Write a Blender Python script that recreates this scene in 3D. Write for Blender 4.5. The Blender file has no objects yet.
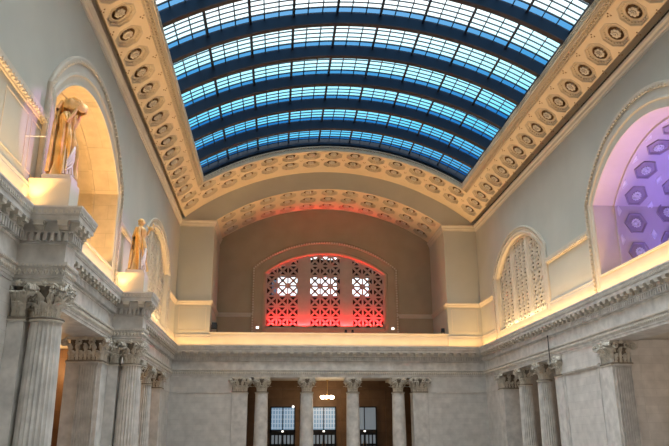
import bpy, math, random
from mathutils import Vector, Matrix
random.seed(7)
PI=math.pi
COL=bpy.context.scene.collection
# ------------------------------------------------------------------ helpers
class MB:
    """collects geometry and links it as ONE mesh object"""
    def __init__(s): s.v=[]; s.f=[]; s.M=Matrix.Identity(4)
    def add(s,vs,fs):
        n=len(s.v); s.v+=[tuple(s.M@Vector(p)) for p in vs]; s.f+=[tuple(i+n for i in f) for f in fs]; return s
    def box(s,x0,x1,y0,y1,z0,z1):
        return s.add([(x0,y0,z0),(x1,y0,z0),(x1,y1,z0),(x0,y1,z0),(x0,y0,z1),(x1,y0,z1),(x1,y1,z1),(x0,y1,z1)],
            [(0,3,2,1),(4,5,6,7),(0,1,5,4),(1,2,6,5),(2,3,7,6),(3,0,4,7)])
    def quad(s,a,b,c,d): return s.add([a,b,c,d],[(0,1,2,3)])
    def grid(s,rows,closed=False):
        n=len(rows[0]); vs=[p for r in rows for p in r]; fs=[]
        for i in range(len(rows)-1):
            for j in range(n if closed else n-1):
                k=(j+1)%n; fs.append((i*n+j,i*n+k,(i+1)*n+k,(i+1)*n+j))
        return s.add(vs,fs)
    def lathe(s,prof,seg=24,cx=0,cy=0,cap=True):
        rows=[[(cx+r*math.cos(2*PI*j/seg),cy+r*math.sin(2*PI*j/seg),z) for j in range(seg)] for r,z in prof]
        s.grid(rows,True)
        if cap:
            s.add(rows[0],[tuple(range(seg))]); s.add(rows[-1],[tuple(range(seg))])
        return s
    def ball(s,c,r,seg=10,rings=6):
        if not hasattr(r,'__len__'): r=(r,r,r)
        rows=[[(c[0]+r[0]*math.sin(PI*i/rings)*math.cos(2*PI*j/seg),c[1]+r[1]*math.sin(PI*i/rings)*math.sin(2*PI*j/seg),c[2]+r[2]*math.cos(PI*i/rings)) for j in range(seg)] for i in range(rings+1)]
        return s.grid(rows,True)
    def tube(s,pts,rad,seg=8,cap=True):
        pts=[Vector(p) for p in pts]; n=len(pts)
        if not hasattr(rad,'__len__'): rad=[rad]*n
        up=Vector((0,0,1)); rows=[]
        for i,p in enumerate(pts):
            t=(pts[min(i+1,n-1)]-pts[max(i-1,0)]).normalized()
            a=t.cross(up)
            if a.length<.05: a=t.cross(Vector((1,0,0)))
            a.normalize(); b=t.cross(a)
            rows.append([tuple(p+(a*math.cos(2*PI*j/seg)+b*math.sin(2*PI*j/seg))*rad[i]) for j in range(seg)])
        s.grid(rows,True)
        if cap: s.add(rows[0],[tuple(range(seg))]); s.add(rows[-1],[tuple(range(seg))])
        return s
    def prism(s,poly,b0,b1,mp):
        n=len(poly); vs=[mp(u,v,b0) for u,v in poly]+[mp(u,v,b1) for u,v in poly]
        return s.add(vs,[tuple(range(n)),tuple(range(2*n-1,n-1,-1))]+[(i,(i+1)%n,n+(i+1)%n,n+i) for i in range(n)])
    def build(s,name,mat,parent=None,smooth=False,loc=None):
        me=bpy.data.meshes.new(name); me.from_pydata(s.v,[],s.f); me.validate(); me.update()
        me.materials.append(mat)
        import bmesh
        bm=bmesh.new(); bm.from_mesh(me); bmesh.ops.remove_doubles(bm,verts=bm.verts,dist=1e-5)
        bmesh.ops.recalc_face_normals(bm,faces=bm.faces); bm.to_mesh(me); bm.free()
        if smooth:
            for p in me.polygons: p.use_smooth=True
            try: me.set_sharp_from_angle(angle=math.radians(40))
            except Exception: pass
        o=bpy.data.objects.new(name,me); COL.objects.link(o)
        if parent: o.parent=parent
        if loc: o.location=loc
        return o
def tag(o,label,cat,group=None,kind=None):
    o['label']=label; o['category']=cat
    if group: o['group']=group
    if kind: o['kind']=kind
    return o
def thing(name,label,cat,loc=(0,0,0),rz=0,group=None):
    o=bpy.data.objects.new(name,None); COL.objects.link(o); o.empty_display_size=.2
    o.location=loc; o.rotation_euler=(0,0,rz); return tag(o,label,cat,group)
def struct(name,mb,mat,smooth=False):
    o=mb.build(name,mat,None,smooth); o['kind']='structure'; return o
def copy_tree(o,parent=None):
    c=o.copy(); COL.objects.link(c); c.parent=parent
    for ch in o.children: copy_tree(ch,c)
    return c
def sweep(mb,path,prof,closed_prof=True):
    """sweep a profile (a = offset to the right of the path, b = height) along an xy path, mitred"""
    n=len(path); rows=[]
    for i,p in enumerate(path):
        def nr(a,b):
            d=Vector((b[0]-a[0],b[1]-a[1])).normalized(); return Vector((d.y,-d.x))
        n1=nr(path[i-1],p) if i>0 else nr(p,path[i+1]); n2=nr(p,path[i+1]) if i<n-1 else n1
        m=n1+n2; m=m/(m.length_squared/2) if m.length>1e-6 else n1
        rows.append([(p[0]+m.x*a,p[1]+m.y*a,b) for a,b in prof])
    mb.grid(rows,closed_prof)
    if closed_prof:
        mb.add(rows[0],[tuple(range(len(prof)))]); mb.add(rows[-1],[tuple(range(len(prof)))])
    return mb
# ------------------------------------------------------------------ materials
def node_mat(name):
    m=bpy.data.materials.new(name); m.use_nodes=True; nt=m.node_tree
    return m,nt,nt.nodes['Principled BSDF']
def plaster(name,c,rough=.75,var=.06,scale=.6,bump=.0,spec=.25,metal=0):
    m,nt,b=node_mat(name); N=nt.nodes; L=nt.links
    tc=N.new('ShaderNodeNewGeometry'); no=N.new('ShaderNodeTexNoise'); no.inputs['Scale'].default_value=scale; no.inputs['Detail'].default_value=5
    L.new(tc.outputs['Position'],no.inputs['Vector'])
    cr=N.new('ShaderNodeValToRGB'); cr.color_ramp.elements[0].position=.3; cr.color_ramp.elements[1].position=.7
    cr.color_ramp.elements[0].color=(*[x*(1-var) for x in c],1); cr.color_ramp.elements[1].color=(*[min(1,x*(1+var)) for x in c],1)
    L.new(no.outputs['Fac'],cr.inputs['Fac']); L.new(cr.outputs['Color'],b.inputs['Base Color'])
    b.inputs['Roughness'].default_value=rough; b.inputs['Specular IOR Level'].default_value=spec; b.inputs['Metallic'].default_value=metal
    if bump:
        bp=N.new('ShaderNodeBump'); bp.inputs['Strength'].default_value=bump; bp.inputs['Distance'].default_value=.02
        n2=N.new('ShaderNodeTexNoise'); n2.inputs['Scale'].default_value=scale*20; L.new(tc.outputs['Position'],n2.inputs['Vector'])
        L.new(n2.outputs['Fac'],bp.inputs['Height']); L.new(bp.outputs['Normal'],b.inputs['Normal'])
    return m
def blocks(name,c,axis,w=1.5,h=.52,mort=.010,var=.05,dark=.84,rough=.55):
    """ashlar blocks: axis 'x' = wall whose surface runs along y, 'y' = wall that runs along x"""
    m,nt,b=node_mat(name); N=nt.nodes; L=nt.links
    g=N.new('ShaderNodeNewGeometry'); sp=N.new('ShaderNodeSeparateXYZ'); cb=N.new('ShaderNodeCombineXYZ')
    L.new(g.outputs['Position'],sp.inputs[0]); L.new(sp.outputs['Y' if axis=='x' else 'X'],cb.inputs['X']); L.new(sp.outputs['Z'],cb.inputs['Y'])
    br=N.new('ShaderNodeTexBrick'); br.inputs['Scale'].default_value=1; br.inputs['Brick Width'].default_value=w; br.inputs['Row Height'].default_value=h
    br.inputs['Mortar Size'].default_value=mort; br.inputs['Mortar Smooth'].default_value=.2
    br.inputs['Color1'].default_value=(*[x*(1-var) for x in c],1); br.inputs['Color2'].default_value=(*[x*(1+var) for x in c],1); br.inputs['Mortar'].default_value=(*[x*dark for x in c],1)
    L.new(cb.outputs[0],br.inputs['Vector'])
    no=N.new('ShaderNodeTexNoise'); no.inputs['Scale'].default_value=1.3; no.inputs['Detail'].default_value=8; L.new(g.outputs['Position'],no.inputs['Vector'])
    mr=N.new('ShaderNodeMapRange'); mr.inputs['From Min'].default_value=.3; mr.inputs['From Max'].default_value=.7; mr.inputs['To Min'].default_value=.86; mr.inputs['To Max'].default_value=1.12
    L.new(no.outputs['Fac'],mr.inputs['Value'])
    mx=N.new('ShaderNodeVectorMath'); mx.operation='SCALE'; L.new(br.outputs['Color'],mx.inputs[0]); L.new(mr.outputs[0],mx.inputs['Scale'])
    L.new(mx.outputs[0],b.inputs['Base Color']); b.inputs['Roughness'].default_value=rough; b.inputs['Specular IOR Level'].default_value=.3
    return m
def simple(name,c,rough=.5,metal=0,emit=None,es=1):
    m,nt,b=node_mat(name); b.inputs['Base Color'].default_value=(*c,1); b.inputs['Roughness'].default_value=rough; b.inputs['Metallic'].default_value=metal
    if emit: b.inputs['Emission Color'].default_value=(*emit,1); b.inputs['Emission Strength'].default_value=es
    return m
def glass(name,tint,gloss=.06):
    m=bpy.data.materials.new(name); m.use_nodes=True; nt=m.node_tree; nt.nodes.clear()
    o=nt.nodes.new('ShaderNodeOutputMaterial'); t=nt.nodes.new('ShaderNodeBsdfTransparent'); g=nt.nodes.new('ShaderNodeBsdfGlossy'); x=nt.nodes.new('ShaderNodeMixShader')
    t.inputs['Color'].default_value=(*tint,1); g.inputs['Roughness'].default_value=.15; x.inputs['Fac'].default_value=gloss
    nt.links.new(t.outputs[0],x.inputs[1]); nt.links.new(g.outputs[0],x.inputs[2]); nt.links.new(x.outputs[0],o.inputs['Surface']); return m
M={}
M['wall']=plaster('warm_grey_plaster',(.51,.49,.42),.8,.05,.35)
M['trim']=plaster('cream_plaster_trim',(.60,.54,.45),.75,.05,.8)
M['ceil']=plaster('tan_ceiling_plaster',(.68,.55,.38),.8,.04,.5)
M['coffer']=plaster('beige_coffer_plaster',(.54,.45,.33),.8,.06,2)
M['bell']=plaster('shade_toned_bell_stone',(.22,.185,.145),.8,.2,4)  # shade between the leaves is put into the bell's colour
M['sink']=plaster('brown_trefoil_sinking_shade',(.26,.16,.09),.8,.05,2)  # brown of the trefoils; in the coffer sinkings shade is put into the colour
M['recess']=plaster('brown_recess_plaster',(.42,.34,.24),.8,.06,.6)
M['stone']=plaster('grey_travertine',(.57,.54,.50),.6,.2,1.6,.15)
M['stone_x']=blocks('grey_travertine_blocks_side',(.58,.55,.51),'x')
M['stone_y']=blocks('grey_travertine_blocks_end',(.58,.55,.51),'y')
M['carved']=plaster('carved_travertine',(.60,.55,.47),.65,.15,2.5,.2)
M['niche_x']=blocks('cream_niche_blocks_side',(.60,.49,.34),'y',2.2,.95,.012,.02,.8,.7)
M['iron']=simple('dark_blue_steel',(.003,.010,.024),.6,.0)
M['flange']=simple('brown_painted_flange',(.035,.025,.025),.7)
M['munt']=simple('dark_glazing_bar',(.01,.02,.035),.5)
M['glass']=glass('clear_skylight_glass',(.93,.98,1.))
M['glassb']=glass('blue_skylight_glass',(.10,.25,.45))
M['lat']=plaster('grey_lattice_stone',(.44,.40,.34),.7,.05,2)
M['latside']=plaster('cream_lattice_plaster',(.62,.56,.46),.7,.05,2)
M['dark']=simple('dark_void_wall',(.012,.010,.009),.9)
M['brown']=blocks('brown_marble_lining','x' and (.17,.10,.055),'y',2.4,1.2,.01,.12,.6,.45)
M['brownx']=blocks('brown_marble_lining_side',(.17,.10,.055),'x',2.4,1.2,.01,.12,.6,.45)
M['door']=simple('black_door_metal',(.012,.011,.012),.4,.3)
M['brass']=simple('aged_brass',(.45,.28,.10),.35,.8)
M['globe']=simple('frosted_lamp_glass',(1,.9,.75),.4,0,(1,.78,.5),14)
M['whitelamp']=simple('white_lamp_glass',(1,1,.95),.4,0,(1,.93,.82),2)
M['litwin']=simple('bright_daylit_pane',(.8,.9,1),.3,0,(.85,.94,1),1.7)
M['litblue']=simple('daylit_street_pane',(.2,.3,.4),.2,0,(.18,.36,.58),.25)
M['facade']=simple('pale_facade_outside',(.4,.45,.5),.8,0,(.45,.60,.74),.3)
M['silver']=plaster('pale_silvered_plaster',(.66,.60,.52),.45,.15,3,.2,.5,.15)
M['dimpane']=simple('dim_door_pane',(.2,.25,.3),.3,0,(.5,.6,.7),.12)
M['gold']=plaster('gilded_plaster',(.74,.50,.20),.42,.25,2.5,.3,.5,.35)
M['marble']=plaster('floor_marble',(.30,.26,.23),.35,.1,.5)
M['black']=simple('black_metal',(.02,.02,.02),.5,.4)
M['white']=simple('white_plastic',(.85,.85,.82),.5)
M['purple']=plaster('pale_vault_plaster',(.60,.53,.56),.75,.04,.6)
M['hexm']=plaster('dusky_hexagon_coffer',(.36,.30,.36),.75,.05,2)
M['rosew']=plaster('white_vault_rosette',(.78,.76,.80),.7,.04,3)
# ------------------------------------------------------------------ dimensions
A=16.0; D=70.88; Y0=2.0; CM=36.95; C1=36.4; C2=58.95; ZL=7.68; ZC=10.72; ZS=24.05
RV,CV=24.45,5.55          # main vault
RR,CR=21.4,6.6; PX=12.4; YB=78.0   # recess vault
# ------------------------------------------------------------------ floor
fl=MB().box(-24,24,-2,82,-.3,0); struct('floor',fl,M['marble'])
# ------------------------------------------------------------------ lower walls
def lower_side(s,name,seg,mat):
    for a,b in seg:
        mb=MB(); x0,x1=sorted((s*A,s*(A+1.9))); mb.box(x0,x1,a,b,0,ZL+.02); struct(name,mb,mat)
    mb=MB(); mb.box(x0,x1,Y0,D,ZL+.025,ZC-.02); struct(name,mb,mat)
    if s>0:
        for a,b in ((29.17,30.6),(43.3,44.73)): struct(name,MB().box(A+1.36,A+1.9,a,b,0,ZL+.02),mat)
    return
segs=[(Y0,29.17),(44.73,51.21),(66.81,D)]
lw=lower_side(-1,'wall_left_lower',segs,M['stone_x']); rw=lower_side(1,'wall_right_lower',segs,M['stone_x'])
for bx in ((-A-1.9,-9.88,0,ZL+.02),(9.88,A+1.9,0,ZL+.02),(-A-1.9,A+1.9,ZL+.025,ZC-.02)): struct('wall_end_lower',MB().box(bx[0],bx[1],D,D+1.9,bx[2],bx[3]),M['stone_y'])
mb=MB(); mb.box(-A-2,A+2,Y0-2.4,Y0-2,0,32); mb.box(-A-2,A+2,Y0-2,Y0,ZC,ZC+.3); struct('wall_front',mb,M['wall'])
# loggias: side and end passages with their own walls and ceilings
def loggia(s):
    lx=1.9
    mb=MB(); x0,x1=sorted((s*(A+8),s*(A+8.3))); mb.box(x0,x1,Y0-2.4,D+.5,0,8)
    o=struct('wall_loggia_'+('left' if s<0 else 'right'),mb,M['brownx'])
    for y in ((50.0 if s<0 else 43.3),66.85):
        xa,xb=sorted((s*(A+(1.92 if s<0 or y>60 else 1.91)),s*(A+8))); struct('wall_passage_'+('left' if s<0 else 'right'),MB().box(xa,xb,y,y+.3,0,7.80),M['brown'] if s<0 else M['stone_y'])
    mb=MB(); xa,xb=sorted((s*(A+1.85),s*(A+8.3))); mb.box(xa,xb,Y0-2.4,D+1.9,ZL+.15,ZL+.4)
    struct('ceiling_loggia_'+('left' if s<0 else 'right'),mb,M['trim'])
loggia(-1); loggia(1)
mb=MB(); mb.box(-14,14,YB+.0,YB+.3,0,8.2); mb.box(-14.3,-14,D+1.8,YB+.3,0,8.2); mb.box(14,14.3,D+1.8,YB+.3,0,8.2)
# pilaster strips on the passage's back wall
for x in (-11.5,-8.2,-2.45,1.95,6.9,10.6): mb.box(x-.32,x+.32,YB-.18,YB+.02,0,7.3)
mb.box(-14,14,YB-.22,YB+.02,7.0,7.4)
struct('wall_end_passage',mb,M['brown'])
mb=MB(); mb.box(-14.3,14.3,D+1.8,YB+.3,ZL+.25,ZL+.5)
for x in (-7,-2.33,2.33,7): mb.box(x-.35,x+.35,D+1.8,YB,ZL+.02,ZL+.25)
struct('ceiling_end_passage',mb,M['trim'])
# ------------------------------------------------------------------ entablature
# breaks forward over the two free standing columns on the left
XA=-14.7; YA,YBc=28.4,45.4
EP=[(-A,Y0),(-A,YA-.62),(XA+.6,YA-.62),(XA+.6,YA+.62),(-A,YA+.62),(-A,YBc-.62),(XA+.6,YBc-.62),(XA+.6,YBc+.62),(-A,YBc+.62),(-A,D),(A,D),(A,Y0)]
prof=[(-.3,ZL),(.03,ZL),(.03,7.82),(.07,7.84),(.07,7.95),(.10,7.97),(.12,8.28),(.16,8.3),(.2,8.36),(.2,8.48),(.03,8.5),(.03,9.24),(.08,9.27),(.08,9.34),
      (.06,9.36),(.06,9.68),(.28,9.70),(.28,9.76),(.2,9.78),(.2,10.14),(.56,10.14),(.56,10.34),(.6,10.36),(.61,10.46),(.66,10.6),(.68,10.64),(.68,ZC),(-.3,ZC)]
ent=struct('trim_1',sweep(MB(),EP,prof),M['stone'])
def along(path,step,fn,inset=0,skip=()):
    for i in range(len(path)-1):
        a=Vector(path[i]); b=Vector(path[i+1]); d=b-a; Lh=d.length; d.normalize(); nrm=Vector((d.y,-d.x))
        if Lh<.3: continue
        # convex corners run past, concave corners stop short
        def turn(j):
            if j<=0 or j>=len(path)-1: return 0
            u=Vector(path[j])-Vector(path[j-1]); w=Vector(path[j+1])-Vector(path[j]); return -1 if u.x*w.y-u.y*w.x<0 else 1
        e0=inset*turn(i); e1=inset*turn(i+1)
        Ls=Lh+e0+e1; n=max(1,round(Ls/step)); st=Ls/n
        for k in range(n):
            p=a+d*(-e0+st*(k+.5)); fn(p,d,nrm,st)
def obox(mb,p,d,n,w,a0,a1,z0,z1):
    c=[]
    for z in (z0,z1):
        for u,v in ((-w/2,a0),(w/2,a0),(w/2,a1),(-w/2,a1)):
            q=p+d*u+n*v; c.append((q.x,q.y,z))
    mb.add(c,[(0,3,2,1),(4,5,6,7),(0,1,5,4),(1,2,6,5),(2,3,7,6),(3,0,4,7)])
dm=MB(); along(EP,.26,lambda p,d,n,st: obox(dm,p,d,n,st*.5,.05,.28,9.37,9.69),.18)
o=dm.build('dentil_course',M['stone'],ent)
mm=MB()
def modil(p,d,n,st):
    obox(mm,p,d,n,.38,.19,.53,9.95,10.1); obox(mm,p,d,n,.34,.19,.38,9.79,9.96); obox(mm,p,d,n,.44,.19,.55,10.08,10.15)
along(EP,.80,modil,.4); mm.build('modillion_course',M['carved'],ent)
gm=MB()
def relief(p,d,n,st):   # leaf pattern pressed into the crown and into the architrave
    obox(gm,p,d,n,st*.5,.55,.645,10.42,10.56)
along(EP,.2,relief,.6)
def relief2(p,d,n,st): obox(gm,p,d,n,st*.5,.1,.215,8.31,8.4)
along(EP,.16,relief2,.15)
def relief3(p,d,n,st):
    q0=p+n*.11; q1=p+n*.17; c=[]
    for q,k in ((q0,1),(q1,.6)):
        for u,v in ((-st*.46*k,0),(0,-.15*k),(st*.46*k,0),(0,.15*k)):
            w_=q+d*u; c.append((w_.x,w_.y,8.11+v))
    gm.add(c,[(4,5,6,7),(0,1,5,4),(1,2,6,5),(2,3,7,6),(3,0,4,7)])
along(EP,.22,relief3,.12)
gm.build('carved_moulding',M['carved'],ent)
# ------------------------------------------------------------------ outlines of the segmental arches
def outline(c,h,R,zc,z0,n=28):
    th=math.asin(min(1,h/R)); pts=[(c-h,z0)]
    for i in range(n+1):
        a=-th+2*th*i/n; pts.append((c+R*math.sin(a),zc+R*math.cos(a)))
    return pts+[(c+h,z0)]
def arch_z(c,h,R,zc,y): return zc+math.sqrt(max(0,R*R-(y-c)**2))
def wall_holes(mb,mp,u0,u1,z0,z1,holes,zcut=None):
    """flat wall with segmental holes; holes = (c,h,R,zc,zbottom)"""
    cur=u0
    for c,h,R,zc,zb in holes:
        mb.quad(mp(cur,z0),mp(c-h,z0),mp(c-h,z1),mp(cur,z1))
        pts=outline(c,h,R,zc,zb)[1:-1]
        for p,q in zip(pts,pts[1:]): mb.quad(mp(*p),mp(*q),mp(q[0],z1),mp(p[0],z1))
        if zb>z0: mb.quad(mp(c-h,z0),mp(c+h,z0),mp(c+h,zb),mp(c-h,zb))
        cur=c+h
    mb.quad(mp(cur,z0),mp(u1,z0),mp(u1,z1),mp(cur,z1))
H1=(C1,6.65,8.8,11.15,ZC); H2=(C2,6.0,8.45,10.75,ZC+.9)
def upper_side(s,name):
    mb=MB(); mp=lambda u,z:(s*A,u,z)
    wall_holes(mb,mp,Y0,D,ZC-.02,ZS+.6,[H1,H2])
    return struct(name,mb,M['wall'])
upper_side(-1,'wall_left'); upper_side(1,'wall_right')
def archivolt(s,name,c,steps,z0,bead=None):
    """steps = list of (h,R,zc,b): loft outline to outline, b = projection into the room"""
    mb=MB(); rows=[]
    for h,R,zc,b in steps: rows.append([(s*(A-b),u,z) for u,z in outline(c,h,R,zc,z0)])
    mb.grid(rows); o=struct(name,mb,M['trim'],False)
    if bead:
        h,R,zc,b,st,sz=bead; bm_=MB(); pts=outline(c,h,R,zc,z0,60); acc=0
        for p,q in zip(pts,pts[1:]):
            L_=math.dist(p,q); t=acc
            while t<L_:
                k=t/L_; u=p[0]+(q[0]-p[0])*k; z=p[1]+(q[1]-p[1])*k
                bm_.box(*sorted((s*(A-b),s*(A-b-.11))),u-sz/2,u+sz/2,z-sz/2,z+sz/2); t+=st
            acc=t-L_
        bm_.build('bead_row',M['trim'],o)
    return o
def steps1():
    f=lambda t,b:(7.8-.548*t,9.05-.119*t,12.55-.667*t,b)
    return [f(0,0),f(0,.12),f(.1,.2),f(.28,.2),f(.34,.1),f(.5,.06),f(1.15,.06),f(1.2,.12),f(1.35,.16),f(1.45,.08),f(1.95,.04),f(2.0,.08),f(2.1,.08),f(2.1,0)]
def steps2():
    R0,zc=9.3,10.7
    f=lambda t,b:(7.1-.917*t,R0-.708*t,zc+.042*t,b)
    return [f(0,0),f(0,.12),f(.08,.18),f(.2,.18),f(.25,.08),f(.7,.06),f(.76,.12),f(.9,.14),f(.95,.06),f(1.2,.05),f(1.2,0)]
TN=[1]
def nexttrim(): TN[0]+=1; return 'trim_%d'%TN[0]
for s in (-1,1):
    archivolt(s,nexttrim(),C1,steps1(),ZC,(7.59,9.02,12.28,.09,.30,.17))
    archivolt(s,nexttrim(),C2,steps2(),ZC,(7.1-.1-.2,9.3-.3,10.7,.07,.30,.14))
# ------------------------------------------------------------------ deep arch 1: reveal, parapet, interior
def deep_arch(s):
    side='left' if s<0 else 'right'
    c,h,R,zc,_=H1; mb=MB()
    o1=outline(c,h,R,zc,ZC); dp=1.42
    mb.grid([[(s*A,u,z) for u,z in o1],[(s*(A+dp),u,z) for u,z in o1]])
    o2=outline(c,h-.14,R-.14,zc,ZC)
    mb.grid([[(s*(A+dp),u,z) for u,z in o1],[(s*(A+dp),u,z) for u,z in o2],[(s*(A+dp+.18),u,z) for u,z in o2]])
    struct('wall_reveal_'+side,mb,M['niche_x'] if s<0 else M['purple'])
    # vaulted room behind
    mb=MB(); o3=outline(c,h+.12,R+.12,zc,ZC-.5,40)
    mb.grid([[(s*(A+dp+.18),u,z) for u,z in o2]+[],[(s*(A+dp+.18),u,z) for u,z in outline(c,h+.12,R+.12,zc,ZC)]])
    X0,X1=A+dp+.18,A+8.5
    mb.grid([[(s*X0,u,z) for u,z in o3],[(s*X1,u,z) for u,z in o3]])
    n=len(o3); mb.add([(s*X1,u,z) for u,z in o3],[tuple(range(n))])
    mb.quad((s*A,c-h-.2,ZC),(s*A,c+h+.2,ZC),(s*X1,c+h+.2,ZC),(s*X1,c-h-.2,ZC))
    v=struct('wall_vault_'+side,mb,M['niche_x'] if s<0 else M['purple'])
    pb=MB().box(*sorted((s*(A-.08),s*(A+.5))),c-h,c+h,ZC,ZC+1.15); pb.box(*sorted((s*(A-.14),s*(A+.56))),c-h,c+h,ZC+1.15,ZC+1.28)
    struct(nexttrim(),pb,M['trim'])
    return v,(c,h+.12,R+.12,zc,X0,X1)
vl,_=deep_arch(-1); vr,par=deep_arch(1)
# hexagon coffers with star rosettes and small lozenges on the right vault (real relief on the curved intrados)
def hexes():
    c,h,R,zc,X0,X1=par; sp=zc+math.sqrt(R*R-h*h)
    # arclength t measured up from springing on the far (+y) side, negative = down the jamb
    th0=math.asin(h/R)
    def fr(t):   # point and inward normal, tangent (up)
        if t<0: return Vector((0,c+h,sp+t)),Vector((0,-1,0)),Vector((0,0,1))
        a=th0-t/R; p=Vector((0,c+R*math.sin(a),zc+R*math.cos(a))); return p,Vector((0,-math.sin(a),-math.cos(a))),Vector((0,-math.cos(a),math.sin(a)))
    hx=MB()  # canonical hexagon frame, local x = world x, local y = tangent, local z = inward normal
    def ring(r,z,n=6,ph=0): return [(r*math.cos(PI/3*i+ph),r*math.sin(PI/3*i+ph),z) for i in range(n)]
    hx.grid([ring(.80,.0),ring(.80,.12),ring(.73,.12),ring(.64,.02),ring(.62,.03)],True); hx.add(ring(.62,.03),[tuple(range(6))])
    hexo=None; ro=MB()
    ro.lathe([(.02,.16),(.10,.16),(.13,.12),(.14,.04)],12)
    for k in range(12):
        a=2*PI*k/12; ro.ball((.27*math.cos(a),.27*math.sin(a),.10),(.075,.075,.07),8,4)
    ro.lathe([(.20,.05),(.2,.1),(.17,.1),(.17,.05)],24,cap=False)
    lo=MB(); lo.grid([[(.26*math.cos(PI/2*i)*.8,.38*math.sin(PI/2*i),0) for i in range(4)],[(.26*math.cos(PI/2*i)*.8,.38*math.sin(PI/2*i),.07) for i in range(4)],[(.2*math.cos(PI/2*i)*.8,.3*math.sin(PI/2*i),.07) for i in range(4)],[(.18*math.cos(PI/2*i)*.8,.27*math.sin(PI/2*i),.02) for i in range(4)]],True)
    lo.add([(.18*math.cos(PI/2*i)*.8,.27*math.sin(PI/2*i),.02) for i in range(4)],[(0,1,2,3)])
    cont=vr
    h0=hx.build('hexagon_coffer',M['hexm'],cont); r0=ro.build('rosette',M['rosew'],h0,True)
    l0=lo.build('lozenge',M['rosew'],cont)
    rotX=Matrix.Rotation(0,4,'X'); first=[True,True]
    Lhalf=th0*R
    def place(o,x,t,first_i,kid=None):
        if first[first_i]: q=o; first[first_i]=False
        else: q=copy_tree(o,cont)
        p,n,tg=fr(t)
        if t>Lhalf: pass
        xa=Vector((1,0,0)); m=Matrix((( xa.x,tg.x,n.x,x),(xa.y,tg.y,n.y,p.y),(xa.z,tg.z,n.z,p.z),(0,0,0,1))).to_4x4()
        q.matrix_local=m
    dx=2.4; dt=2.06; xs=X0+1.3
    for ci in range(4):
        x=xs+ci*dx*.5 if False else xs+ci*dx
        if x>X1-.8: break
        off=(-1.24,-.42,-1.5,-.5)[ci]
        for ti in range(-3,9):
            t=off+ti*dt
            if sp+t<ZC+.3 or t>2*Lhalf: continue
            place(h0,x,t,0)
            if x+dx/2<X1-.3: place(l0,x+dx/2,t-.76,1)
            if ci==0: place(l0,x-dx/2+.1,t-1.2,1)
hexes()
# ------------------------------------------------------------------ lattice windows
def clip_convex(poly,clip):
    out=poly
    n=len(clip)
    for i in range(n):
        a=clip[i]; b=clip[(i+1)%n]; inp=out; out=[]
        if not inp: break
        f=lambda p:(b[0]-a[0])*(p[1]-a[1])-(b[1]-a[1])*(p[0]-a[0])
        for j in range(len(inp)):
            p=inp[j]; q=inp[(j+1)%len(inp)]; fp,fq=f(p),f(q)
            if fp<=1e-9: out.append(p)
            if (fp<-1e-9 and fq>1e-9) or (fp>1e-9 and fq<-1e-9):
                t=fp/(fp-fq); out.append((p[0]+(q[0]-p[0])*t,p[1]+(q[1]-p[1])*t))
    return out
def lattice_cell(cx,cz,c,bw,dw):
    """polygons of one pierced cell: four edge bars and a saltire"""
    e=c/2; P=[]
    P.append([(cx-e,cz-e),(cx-e,cz+e),(cx-e+bw,cz+e),(cx-e+bw,cz-e)])
    P.append([(cx+e-bw,cz-e),(cx+e-bw,cz+e),(cx+e,cz+e),(cx+e,cz-e)])
    P.append([(cx-e+bw,cz-e),(cx-e+bw,cz-e+bw),(cx+e-bw,cz-e+bw),(cx+e-bw,cz-e)])
    P.append([(cx-e+bw,cz+e-bw),(cx-e+bw,cz+e),(cx+e-bw,cz+e),(cx+e-bw,cz+e-bw)])
    i=e-bw
    for sx in (1,-1):
        P.append([(cx-sx*i-sx*0,cz-i+dw),(cx+sx*(i)-sx*dw,cz+i),(cx+sx*i,cz+i),(cx+sx*i,cz+i-dw),(cx-sx*i+sx*dw,cz-i),(cx-sx*i,cz-i)])
    k=dw*.62   # corner gussets make the holes read as rounded triangles
    for sx in (1,-1):
        for sz in (1,-1): P.append([(cx+sx*i,cz+sz*i),(cx+sx*(i-2.2*k),cz+sz*i),(cx+sx*i,cz+sz*(i-2.2*k))])
    return P
def area(p): return sum(p[i][0]*p[(i+1)%len(p)][1]-p[(i+1)%len(p)][0]*p[i][1] for i in range(len(p)))/2
def cw(p): return p if area(p)<0 else p[::-1]
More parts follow.
